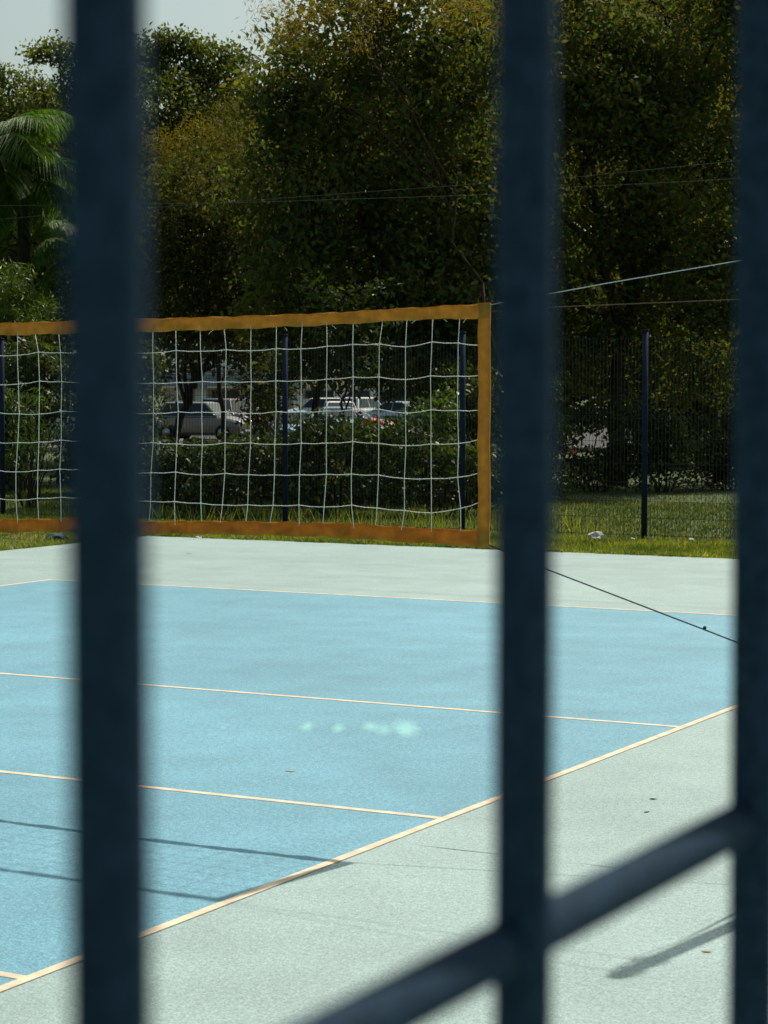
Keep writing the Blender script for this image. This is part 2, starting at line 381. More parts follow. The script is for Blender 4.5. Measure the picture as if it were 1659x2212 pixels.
for r in range(1, 7):
    pts = []
    for i, c in enumerate(cols):
        pts.append((c[r][0], 0, c[r][1]))
        if i < len(cols) - 1:
            n_ = cols[i+1][r]
            pts.append(((c[r][0]+n_[0])/2, 0, (c[r][1]+n_[1])/2 - .003))
    tube(bm, pts, .0016, 5)
for c in cols[1:-1]:
    for r in range(1, 7): ball(bm, (c[r][0], 0, c[r][1]), .0036, 6, 4)
obj('netting', bm, M['cord'], net, True)
def tape(name, top, bot, mat, ripple=.0055, th=.006):
    """band of folded canvas between two edge lines (lists of (x,z)), gently rippled"""
    bm = bmesh.new()
    def ev(L, x):
        for (x0, z0), (x1, z1) in zip(L, L[1:]):
            if x <= x0 and x >= x1: return z0 + (z1 - z0) * (x0 - x) / (x0 - x1 + 1e-9)
        return L[-1][1] if x < L[-1][0] else L[0][1]
    xa, xb = top[0][0], top[-1][0]
    n = int((xa - xb) / .02)
    ph = random.random() * 6
    prev = None
    for i in range(n + 1):
        x = xa + (xb - xa) * i / n
        zt, zb = ev(top, x), ev(bot, x)
        zt += .0018 * math.sin(x * 31 + ph) + .001 * math.sin(x * 77); zb += .0025 * math.sin(x * 23 + ph * 2) + .0012 * math.sin(x * 61)
        ring = []
        for s in (1, -1):
            rng_ = range(5) if s == 1 else range(4, -1, -1)
            for k in rng_:
                f = k / 4; z = zb + (zt - zb) * f
                y = ripple * (math.sin(x * 19 + f * 3.0 + ph) + .6 * math.sin(x * 43 - f * 5 + ph)) * (1 - .3 * f) - s * th / 2 * (1 if 0 < k < 4 else .3)
                ring.append(bm.verts.new((x, y, z)))
        if prev:
            m_ = len(ring)
            for k in range(m_): bm.faces.new([prev[k], prev[(k+1) % m_], ring[(k+1) % m_], ring[k]])
        else: bm.faces.new(ring)
        prev = ring
    bm.faces.new(prev[::-1])
    return obj(name, bm, mat, net, True)
tt = [(.241,2.298),(-.12,2.286),(-.596,2.269),(-1.095,2.262),(-1.565,2.259),(-2.029,2.255),(-2.455,2.25)]
tb = [(.241,2.232),(-.12,2.231),(-.596,2.213),(-1.095,2.202),(-1.565,2.195),(-2.029,2.193),(-2.456,2.188)]
bt = [(.241,1.302),(-.118,1.303),(-.451,1.314),(-.745,1.31),(-1.15,1.304),(-1.545,1.289),(-2.038,1.29),(-2.467,1.271)]
bb = [(.241,1.231),(-.118,1.235),(-.451,1.246),(-.745,1.246),(-1.151,1.243),(-1.545,1.229),(-2.039,1.228),(-2.467,1.208)]
for L in (tt, tb, bt, bb):
    x = -3.0; z0 = L[-1][1]
    while x > -9.3:
        L.append((x, z0 + sag(x) - sag(-2.46) + (random.uniform(-.004, .004)))); x -= .5
    L.append((-9.3, z0 + sag(-9.3) - sag(-2.46)))
tape('top_tape', tt, tb, M['tape'])
tape('bottom_tape', bt, bb, M['tape2'], .007)
def side_tape(x0, x1, z0, z1):
    bm = bmesh.new(); prev = None; n = 60
    for i in range(n + 1):
        z = z0 + (z1 - z0) * i / n
        wob = .0015 * math.sin(z * 40)
        y = .0035 * math.sin(z * 14)
        ring = [bm.verts.new(p) for p in [(x0 + wob, y - .0045, z), ((x0 + x1) / 2, y - .006, z), (x1, y - .0045, z), (x1, y + .0045, z), (x0 + wob, y + .0045, z)]]
        if prev:
            for k in range(5): bm.faces.new([prev[k], prev[(k+1) % 5], ring[(k+1) % 5], ring[k]])
        else: bm.faces.new(ring)
        prev = ring
    bm.faces.new(prev[::-1]); return obj('side_tape', bm, M['tape'], net, True)
side_tape(.187, .244, 1.228, 2.300)
side_tape(-9.31, -9.25, 1.24, 2.29)
# frayed threads under the top tape
for (x, z, dx, dz) in [(-1.19, 2.2, -.03, -.02), (-.55, 2.212, .02, -.015), (-.12, 2.23, -.02, -.014), (.13, 2.232, -.015, -.018), (.02, 2.231, .015, -.012), (-.8, 2.206, .012, -.016)]:
    bm = bmesh.new(); tube(bm, [(x, -.006, z), (x + dx*.5, -.006, z + dz*.4), (x + dx, -.006, z + dz)], .0011, 4)
    obj('frayed_thread', bm, M['cord'], net)

# posts with their ropes; the right one throws the long shadow
def net_post(x, sgn, label):
    e = empty('net_post', (x, 0, 0)); tag(e, label, 'post', 'posts that hold the volleyball net')
    bm = bmesh.new()
    tube(bm, [(0,0,0), (0,0,2.56)], .038, 20); obj('pole', bm, M['navy_post'], e, True)
    bm = bmesh.new(); tube(bm, [(0,0,2.56), (0,0,2.60)], [.042, .034], 20); obj('cap', bm, M['navy_post'], e, True)
    bm = bmesh.new(); tube(bm, [(0,0,0), (0,0,.02)], .12, 24); tube(bm, [(0,0,.02), (0,0,.10)], .062, 20); obj('base_plate', bm, M['navy_post'], e, True)
    for z in (2.50, 2.30, .70):
        bm = bmesh.new(); tube(bm, [(.053*math.cos(t), .053*math.sin(t), z + .01*t/6) for t in np.linspace(0, 12.5, 26)], .005, 5)
        obj('rope_wrap', bm, M['rope'], e, True)
    bm = bmesh.new()
    pts = [(q[0]*.55, q[1]*.8, q[2]) for q in [(-.05*sgn, -.03, 2.48), (-.10*sgn, -.06, 2.40), (-.13*sgn, -.05, 2.2), (-.10*sgn, -.05, 1.9), (-.12*sgn, -.06, 1.6), (-.155*sgn, -.06, 1.3), (-.13*sgn, -.05, 1.05), (-.09*sgn, -.05, .85), (-.05*sgn, -.03, .72)]]
    tube(bm, pts, [.004,.007,.004,.004,.007,.008,.004,.007,.004], 6)
    obj('hanging_cord', bm, M['rope'], e, True)
    return e
net_post(1.97, 1, 'navy steel net post just beyond the right sideline, at the right end of the net')
net_post(-11.0, -1, 'navy steel net post outside the left sideline')
def rope(label, mat, pts, r, knots=()):
    bm = bmesh.new(); tube(bm, pts, r, 6)
    for k in knots: ball(bm, k, r * 2.6, 8, 6)
    o = obj('net_rope', bm, mat, None, True)
    return tag(o, label, 'rope', 'ropes that stretch the net to its posts')
rope('pale rope rising from the top right corner of the net to the post top', M['rope_pale'], [(.235, 0, 2.29), (.80, -.01, 2.372), (1.365, -.02, 2.447), (1.92, -.02, 2.51)], .0019)
rope('thin brown rope running nearly level from the upper right corner of the net', M['rope_brown'], [(.235, 0, 2.262), (.555, 0, 2.276), (1.367, 0, 2.292), (1.92, 0, 2.305)], .002)
rope('dark rope with a small knot slanting down from the bottom right corner of the net', M['rope'], [(.235, 0, 1.24), (.539, 0, 1.136), (1.243, 0, .917), (1.381, 0, .873), (1.92, 0, .70)], .0032, [(1.243, 0, .925)])
rope('pale rope from the left end of the top tape', M['rope_pale'], [(-9.3, 0, 2.28), (-10.95, 0, 2.5)], .0035)
rope('dark rope from the left end of the bottom tape', M['rope'], [(-9.3, 0, 1.24), (-10.95, 0, .72)], .0042)

# ------------------------------------------------------------------ foreground fence of round navy bars, parallel to the sideline
bf = empty('bar_fence', (4.095, -8.0, 0))
tag(bf, 'blurred navy metal bars and a rail of the fence right in front of the camera', 'fence')
ys = [-8.1925, -7.9930, -7.7918]
while ys[-1] < -3.2: ys.append(ys[-1] + .2005)
while ys[0] > -9.4: ys.insert(0, ys[0] - .2)
for y in ys:
    bm = bmesh.new(); tube(bm, [(0, y + 8.0, .02), (0, y + 8.0, 1.0), (0, y + 8.0, 2.0), (0, y + 8.0, 2.98)], .0084, 16)
    obj('vertical_bar', bm, M['navy'], bf, True)
for z in (.05, 1.756, 2.95):
    bm = bmesh.new(); tube(bm, [(-.004, ys[0] + 8 - .05, z), (-.004, -.2, z), (-.004, .2, z), (-.004, ys[-1] + 8 + .05, z)], .0078, 16)
    obj('rail', bm, M['navy'], bf, True)

# ------------------------------------------------------------------ trees
def leaf_arrays(cen, length, width, droop=.3, up=.5, fold=.25, dirs=None):
    n = len(cen)
    d = rng.normal(size=(n, 3)) if dirs is None else dirs + rng.normal(size=(n, 3)) * .35
    d[:, 2] -= droop
    d /= np.linalg.norm(d, axis=1)[:, None]
    u = rng.normal(size=(n, 3)); u[:, 2] += up
    s = np.cross(d, u); s /= np.linalg.norm(s, axis=1)[:, None] + 1e-9
    nn = np.cross(s, d)
    L = (length * rng.uniform(.6, 1.3, n))[:, None]; W = (width * rng.uniform(.7, 1.2, n))[:, None] * .5
    a = cen; m_ = cen + d * L * .45; t = cen + d * L + nn * (-L * .08)
    V = np.stack([a, m_ + s * W + nn * W * fold, t, m_ - s * W + nn * W * fold], 1).reshape(-1, 3)
    return V
def crown_points(lobes, per_m2, clump, per_clump, hollow=.35):
    """lobes: (x,y,z,rx,ry,rz) in metres"""
    out = []
    for (x, y, z, rx, ry, rz) in lobes:
        n = max(6, int(per_m2 * 4 * math.pi * ((rx*ry + ry*rz + rx*rz) / 3)))
        v = rng.normal(size=(n, 3)); v /= np.linalg.norm(v, axis=1)[:, None]
        rad = (hollow + (1 - hollow) * rng.uniform(0, 1, n) ** .45)
        ph = rng.uniform(0, 6.28, 3)
        lump = 1 + .16 * np.sin(v[:, 0]*5 + ph[0]) + .14 * np.sin(v[:, 1]*6 + ph[1]) + .16 * np.sin(v[:, 2]*7 + ph[2])
        c = np.array([x, y, z]) + v * (rad * lump)[:, None] * np.array([rx, ry, rz])
        p = np.repeat(c, per_clump, axis=0) + rng.normal(size=(n * per_clump, 3)) * clump * np.array([1, 1, .7])
        out.append(p)
    return np.concatenate(out)
def limb_pts(a, b_, n=6, wob=.12):
    a = Vector(a); b_ = Vector(b_); L = (b_ - a).length
    pts = []
    for i in range(n + 1):
        t = i / n; p = a.lerp(b_, t)
        if 0 < i < n: p += Vector((random.uniform(-1,1), random.uniform(-1,1), random.uniform(-.5,.5))) * wob * L * .3
        pts.append(p)
    return pts
def tree(name, label, base_px, dist, lobes_px, mat, trunk_r=.16, leaf=(.14, .065), dens=14, clump=.16, per=9, group=None, droop=.3, thick=1.0, cat='tree', trunk_top=None, zmin=None, up=.5, limbs=6):
    base = at(base_px, dist, -.05)
    e = empty(name, base); tag(e, label, cat, group)
    lob = []
    for L in lobes_px:
        px, py, rpx = L[:3]; dd = L[3] if len(L) > 3 else random.uniform(-.8, .8) * thick
        D = dist + dd; r = rpx / FPX * D
        p = at(px, D, hz(py, D)) - base
        lob.append((p.x, p.y, p.z, r * 1.02, r * 1.15 * thick, r * .95))
    P = crown_points(lob, dens, clump, per)
    P = P[P[:, 2] > (zmin if zmin is not None else .15)]
    V = leaf_arrays(P, leaf[0], leaf[1], droop, up)
    npobj('crown', V, np.arange(len(V)).reshape(-1, 4), mat, e)
    if trunk_r:
        bm = bmesh.new()
        big = sorted(lob, key=lambda q: -q[3])
        top = trunk_top or (sum(q[2] for q in lob) / len(lob))
        cx = sum(q[0] for q in lob) / len(lob); cy = sum(q[1] for q in lob) / len(lob)
        fork = Vector((cx * .25, cy * .25, max(.8, top * .45)))
        tp = limb_pts((0, 0, 0), fork, 7, .10)
        tube(bm, tp, [trunk_r * (1.35 if i == 0 else 1.0 - .045 * i) for i in range(8)], 10)
        tube(bm, limb_pts(fork, (cx, cy, top), 6, .2), [trunk_r*.68*(1 - i*.11) for i in range(7)], 8)
        hi = [q for q in lob if q[2] > 3.6] or lob
        for q in random.sample(hi, min(limbs, len(hi))):
            s = fork.lerp(Vector((cx, cy, top)), random.uniform(0, .5))
            tube(bm, limb_pts(s, (q[0], q[1], q[2]), 6, .25), [trunk_r*.42*(1 - i*.13) for i in range(7)], 6)
            for _ in range(3):
                a_ = Vector(q[:3]); v_ = Vector((random.uniform(-1,1), random.uniform(-1,1), random.uniform(-.3,1))).normalized()
                tube(bm, limb_pts(a_, a_ + v_ * q[3] * 1.0, 4, .3), [trunk_r*.14*(1 - i*.18) for i in range(5)], 5)
        obj('trunk', bm, M['bark'], e, True)
    return e
def grid_lobes(x0, x1, y0, y1, r, step, jit=.35):
    out = []
    y = y0
    while y <= y1:
        x = x0 + random.uniform(-.3, .3) * step
        while x <= x1:
            out.append((x + random.uniform(-jit, jit) * step, y + random.uniform(-jit, jit) * step, r * random.uniform(.8, 1.2)))
            x += step
        y += step
    return out
G1 = 'tall trees standing behind the court'
# big dark tree in the middle
tree('broadleaf_tree', 'largest dark tree filling the middle above the net', 985, 41,
     [(640,150,85),(600,230,80),(750,70,110),(890,40,120),(1010,100,120),(690,280,120),(850,230,130),(1000,300,130),(600,400,110),(740,440,130),(900,430,130),(1040,480,120),(640,560,110),(780,600,110),(920,610,110),(1040,650,100),(590,690,80),(700,720,75),(810,720,80),(930,740,85),(1020,770,80),(960,820,60),(880,790,50),(650,780,38),(700,790,36),(760,800,36),(820,800,40),(860,820,38),(905,850,40),(615,800,34),(680,815,22),(790,825,18)],
     M['leaf_dark'], .2, leaf=(.165, .085), dens=16, group=G1, thick=1.1)
tree('broadleaf_tree', 'dark low hanging tree above the parked cars, just right of the left bar', 362, 48,
     [(440,420,100),(350,460,100),(540,470,90),(330,570,90),(430,560,100),(530,590,90),(340,670,80),(430,690,75),(520,710,70),(590,760,55),(610,820,40),(470,750,40),(545,800,35),(330,740,50),(575,850,32),(572,910,34),(585,880,28),(600,940,30),(400,765,30),(500,775,26),(352,800,26),(350,860,20),(530,840,24),(545,890,24)],
     M['leaf_deep'], .13, dens=19, group=G1)
tree('broadleaf_tree', 'dark brown-green tree right of the net, between the two right bars', 1330, 45,
     grid_lobes(1120, 1700, 30, 840, 95, 125), M['leaf_dark'], .2, leaf=(.165, .085), dens=14, group=G1, thick=1.1, limbs=9)
tree('broadleaf_tree', 'dark tree behind the second bar where the net ends', 1120, 50,
     grid_lobes(1030, 1230, 20, 860, 90, 120), M['leaf_deep'], .2, dens=15, group=G1)
tree('broadleaf_tree', 'dense far tree filling the gaps behind the middle tree', 655, 60,
     [q for q in grid_lobes(620, 1100, 60, 750, 100, 120) if (q[0] > 700 or q[1] > 330) and q[1] > 150], M['leaf_deep'], .12, leaf=(.24, .14), dens=11, clump=.22, group=G1, limbs=9)
tree('broadleaf_tree', 'dense far tree filling the gaps at the right', 1420, 62,
     grid_lobes(1120, 1750, -60, 900, 110, 130), M['leaf_deep'], .3, leaf=(.24, .14), dens=11, clump=.22, group=G1, limbs=9)
tree('broadleaf_tree', 'dense far tree behind the low hanging one at left', 215, 61,
     grid_lobes(-60, 640, 330, 720, 90, 115), M['leaf_deep'], .09, leaf=(.24, .14), dens=11, clump=.22, group=G1)
# skyline trees at left
tree('broadleaf_tree', 'round topped tree against the sky, just right of the left bar', 250, 56,
     [(345,115,38),(375,100,30),(410,108,34),(450,135,40),(492,128,30),(522,148,30),(400,180,70),(470,200,70),(350,230,80),(540,240,60),(440,290,80),(330,330,80),(520,340,70),(300,150,60)],
     M['leaf_mid'], .2, dens=22, clump=.13, group=G1, leaf=(.14, .075))
tree('broadleaf_tree', 'tree with a leafy arm reaching left into the sky beside the left bar', 240, 54,
     [(84,128,22,0),(104,114,24,0),(132,122,28,0),(160,140,34,0),(200,150,50),(250,120,55),(160,190,30,0),(190,230,60),(250,240,80),(170,320,70),(250,380,90),(180,450,80),(260,540,90),(170,600,80),(250,700,90),(150,720,70),(260,820,80),(180,830,60)],
     M['leaf_mid'], .2, dens=22, clump=.12, group=G1, leaf=(.13, .07))
tree('broadleaf_tree', 'dark lumpy tree at the left edge against the sky behind the palm', 30, 58,
     [(18,178,28,0),(60,190,30,0),(98,195,26,0),(125,222,22,0),(-20,200,40,0),(40,250,60),(110,290,60),(0,340,90),(90,400,80),(20,480,90),(100,540,80),(10,620,90),(90,680,80),(20,760,80),(100,800,70),(30,850,60)],
     M['leaf_mid'], .2, dens=20, clump=.12, group=G1, leaf=(.13, .07))
# feathery olive trees
tree('feathery_tree', 'yellow-olive feathery tree lower than the skyline, right of the left bar', 484, 51,
     [(440,300,50),(480,330,45),(400,350,55),(505,255,40),(450,385,50),(380,400,45),(520,300,36),(350,320,40)],
     M['leaf_olive'], .07, leaf=(.12, .022), dens=26, clump=.16, per=14, droop=.5, group='feathery trees')
tree('feathery_tree', 'tall yellowish feathery tree poking above the middle tree against the sky', 1125, 38.5,
     [(560,30,26,0),(600,50,30,0),(640,20,40,0),(560,75,18,0),(690,40,50,0),(740,-20,60,0),(800,20,50,0),(860,-30,60),(600,110,30,0),(640,90,40,0),(940,0,50),(1000,40,50),(1050,-20,60),(700,110,34),(780,95,38),(1100,60,50),(1150,-10,60)],
     M['leaf_gold'], .045, leaf=(.11, .014), dens=15, clump=.15, per=12, droop=.4, group='feathery trees', limbs=5)
tree('feathery_tree', 'green-gold feathery tree beside the right edge, high between the bars', 1560, 47,
     [(1230,80,50),(1290,150,50),(1350,60,60),(1420,120,50),(1530,90,60),(1560,220,50),(1250,230,40),(1480,30,60)],
     M['leaf_olive'], .14, leaf=(.12, .022), dens=12, clump=.2, per=10, droop=.4, group='feathery trees')

# palms
def palm(label, px, dist, crown_py, nfr, flen, seed, spread=(10, 350)):
    rs = random.Random(seed); r2 = np.random.default_rng(seed)
    base = at(px, dist, -.05); H = hz(crown_py, dist) + .05
    e = empty('palm_tree', base); tag(e, label, 'palm tree', 'palms at the left')
    bm = bmesh.new()
    tube(bm, [(.15*math.sin(t*2), .1*math.sin(t*3), H * t) for t in np.linspace(0, 1, 12)], [.17 - .05 * t + .012 * (i % 2) for i, t in enumerate(np.linspace(0, 1, 12))], 12)
    obj('trunk', bm, M['bark'], e, True)
    top = np.array([.15*math.sin(2), .1*math.sin(3), H])
    for k in range(nfr):
        az = k * 2.39996 + rs.uniform(-.2, .2); el = R(rs.uniform(5, 78)) ; L = flen * rs.uniform(.8, 1.1)
        n = 15; pts = []; p = top.copy(); e0 = el
        for i in range(n):
            pts.append(p.copy()); a_ = e0 - (i / n) ** 1.2 * R(rs.uniform(95, 100) + 15)
            p = p + np.array([math.cos(az) * math.cos(a_), math.sin(az) * math.cos(a_), math.sin(a_)]) * L / n
        pts = np.array(pts)
        V = []
        for i in range(1, n * 6):
            f = i / 6; i0 = min(int(f), n - 2); q = pts[i0] + (pts[i0+1] - pts[i0]) * (f - i0)
            if f > n - 1: break
            t = pts[min(i0+1, n-1)] - pts[i0]; t /= np.linalg.norm(t)
            side = np.array([-math.sin(az), math.cos(az), 0])
            ll = L * .30 * math.sin(math.pi * min(1, .12 + .86 * f / n)) ** .6
            for s in (-1, 1):
                d = side * s * .75 + t * .55 + np.array([0, 0, -.35]) + r2.normal(size=3) * .12
                d /= np.linalg.norm(d)
                wv = np.cross(d, np.array([0, 0, 1.0])); wv = wv / (np.linalg.norm(wv) + 1e-6) * .011 + t * .008
                m_ = q + d * ll * .5; tp = q + d * ll + np.array([0, 0, -ll * .22])
                V += [q - wv*.5, q + wv*.5, m_ + wv, m_ - wv, m_ - wv, m_ + wv, tp + wv*.1, tp - wv*.1]
        V = np.array(V)
        fo = npobj('frond', V, np.arange(len(V)).reshape(-1, 4), M['leaf_palm'], e)
        bm = bmesh.new(); tube(bm, [tuple(q) for q in pts], [.022 - .0012 * i for i in range(n)], 5)
        obj('stalk', bm, M['leaf_palm'], fo, True)
    return e
palm('tall arching palm cut by the left edge of the picture', -50, 47, 375, 46, 2.7, 1)
palm('palm partly hidden behind the left bar with fronds on both sides', 170, 46, 560, 22, 1.6, 5)
palm('small palm with long drooping fronds at the left edge', 40, 47, 420, 26, 1.9, 9)

# bushes
G2 = 'bushes between the mesh fence and the car park'
def bush(label, dist, lobes, mat, leaf=(.10, .05), dens=40, clump=.08, per=7, droop=.2, name='bush', stems=True):
    px = sum(l[0] for l in lobes) / len(lobes)
    e = empty(name, at(px, dist, -.05)); tag(e, label, 'bush', G2)
    base = e.location.copy(); lob = []
    for L in lobes:
        D = dist + (L[3] if len(L) > 3 else random.uniform(-.4, .4)); r = L[2] / FPX * D
        p = at(L[0], D, hz(L[1], D)) - base; lob.append((p.x, p.y, p.z, r, r * 1.2, r * .9))
    P = crown_points(lob, dens, clump, per, .2); P = P[P[:, 2] > .04]
    V = leaf_arrays(P, leaf[0], leaf[1], droop, .7)
    npobj('foliage', V, np.arange(len(V)).reshape(-1, 4), mat, e)
    bm = bmesh.new()
    for q in lob:
        tube(bm, limb_pts((q[0]*.3, q[1]*.3, 0), (q[0], q[1], q[2]), 5, .2), [.02 - .002*i for i in range(6)], 5)
    obj('stems', bm, M['bark'], e, True)
    return e
bush('low dark bush beside the beige car', 40, [(330,1010,40),(380,1030,35),(350,1050,40),(420,1040,40),(400,1000,32)], M['leaf_bush'])
bush('dark bush left of the centre fence post', 39, [(470,1010,42),(520,990,42),(560,975,42),(500,1045,40),(560,1035,45)], M['leaf_bush'])
bush('bush with sunlit leaves right of the centre fence post', 38.5, [(610,980,45),(660,970,45),(700,955,42),(640,1035,50),(710,1030,50),(590,1040,45)], M['leaf_bush'])
bush('leafy bush with bright leaf tips in front of the red car', 38, [(750,955,45),(800,945,42),(760,1020,55),(830,1010,55),(790,1060,45)], M['leaf_bush'], leaf=(.13, .06))
bush('dark leafy hedge low behind the net, left of the centre fence post', 33.7, [(330,1055,48),(390,1058,48),(450,1050,50),(510,1055,48),(350,1000,42),(400,1000,38),(445,985,36),(500,985,36),(370,975,28),(415,972,28),(470,972,26),(520,965,28),(570,1050,48),(560,975,45)], M['leaf_bush'], leaf=(.12, .06), dens=34)
bush('dark leafy hedge low behind the net, right of the centre fence post', 34, [(640,1052,48),(690,1000,48),(740,1055,48),(620,975,46),(680,945,46),(750,955,46),(800,1052,50),(820,970,50),(660,930,34),(720,925,34),(800,935,34),(850,940,36),(690,1060,40)], M['leaf_bush'], leaf=(.12, .06), dens=34)
bush('dark leafy hedge by the right fence post seen through the net', 33.9, [(880,1055,48),(940,1055,48),(1000,1060,48),(900,925,32),(1030,1000,46),(960,990,46),(900,980,46),(1060,1050,40)], M['leaf_bush'], leaf=(.12, .06), dens=34)
bush('taller bush with many sunlit leaves behind the right part of the net', 37, [(850,945,45),(890,960,50),(940,940,50),(870,1020,60),(940,1020,60),(900,1065,45),(910,900,40),(960,880,45)], M['leaf_fresh'], leaf=(.12, .055), dens=30)
bush('dark tall bush behind the right edge of the net', 38, [(1000,900,60),(1030,980,60),(1000,1045,55),(1060,1050,55),(1060,930,60),(1050,850,60),(980,830,50)], M['leaf_bush'])
bush('dark hedge bush hidden partly by the second bar', 39.5, [(1120,900,60),(1150,980,60),(1120,1045,55),(1190,1045,50),(1190,920,50),(1160,850,50)], M['leaf_bush'])
bush('shady bush by the traffic cone', 42, [(1205,960,28),(1265,990,28),(1300,985,26),(1340,975,30),(1280,900,40),(1240,905,30),(1300,1020,40),(1250,1020,40),(1340,1010,42),(1350,900,46),(1330,940,20)], M['leaf_bush'])
bush('shady bush right of the fence post behind the lawn', 42, [(1390,965,38),(1440,965,42),(1490,975,40),(1400,920,55),(1460,1000,50),(1400,1010,50),(1450,930,40)], M['leaf_bush'])
bush('shady bush at the far right between the bars', 43, [(1580,970,42),(1520,965,40),(1540,940,50),(1570,1010,50),(1520,1015,45),(1640,960,60),(1660,1010,50),(1610,890,50),(1600,1010,50)], M['leaf_bush'])
bush('bright feathery bush above the net tape at the left edge', 44, [(20,640,50),(70,650,42),(10,690,40),(60,690,40),(100,670,30),(30,600,34)], M['leaf_fresh'], leaf=(.14, .02), dens=60, droop=.6, name='feathery_bush')
bush('drooping yellow-green shrub behind the net at the far left', 36, [(60,890,32),(90,860,28),(110,930,28),(70,960,32),(40,920,32),(20,860,40),(100,990,20),(60,1010,20),(20,980,30)], M['leaf_fresh'], leaf=(.16, .022), dens=26, droop=1.2, name='drooping_shrub')
bush('dark undergrowth behind the left bar', 41, [(300,790,50),(260,800,60),(200,800,60),(300,900,45),(160,950,40),(200,980,60),(250,940,60),(290,980,55),(210,1040,50),(290,1040,50),(140,1020,30),(250,880,60)], M['leaf_bush'], leaf=(.13, .07))
bush('dark undergrowth at the foot of the palms, at the left edge', 42, [(-10,900,60),(40,940,50),(-10,1000,50),(100,900,40),(60,780,60),(0,800,60),(110,820,45),(140,880,25),(60,860,50),(0,1040,40)], M['leaf_bush'], leaf=(.13, .07))
tree('bright_shrub', 'shrub with pale sunlit leaves just above the net tape', 740, 36,
     [(700,640,26,0),(735,650,28,0),(770,640,26,0),(820,625,24,0),(660,620,22,0),(760,690,30,0),(830,690,28,0),(800,740,30,0),(780,800,30,0),(710,700,30,0)],
     M['leaf_bush'], .04, leaf=(.13, .06), dens=18, clump=.12, per=6, group=G2, cat='shrub')

# ------------------------------------------------------------------ overhead wires
def wire(label, pts):
    bm = bmesh.new(); tube(bm, pts, .0032, 5); o = obj('overhead_wire', bm, M['wire_grey'], None, True)
    return tag(o, label, 'wire', 'thin wires across the trees')
wire('upper thin wire crossing in front of the trees', [at(p, 33 - (p - 800) * .004, hz(y, 33 - (p - 800) * .004)) for p, y in [(-300, 500), (200, 462), (868, 413), (1237, 387), (1585, 352), (2200, 290)]])
wire('lower thin wire crossing in front of the trees', [at(p, 33.5, hz(y, 33.5)) for p, y in [(-300, 452), (504, 442), (1059, 424), (1240, 408), (1500, 395), (2200, 350)]])

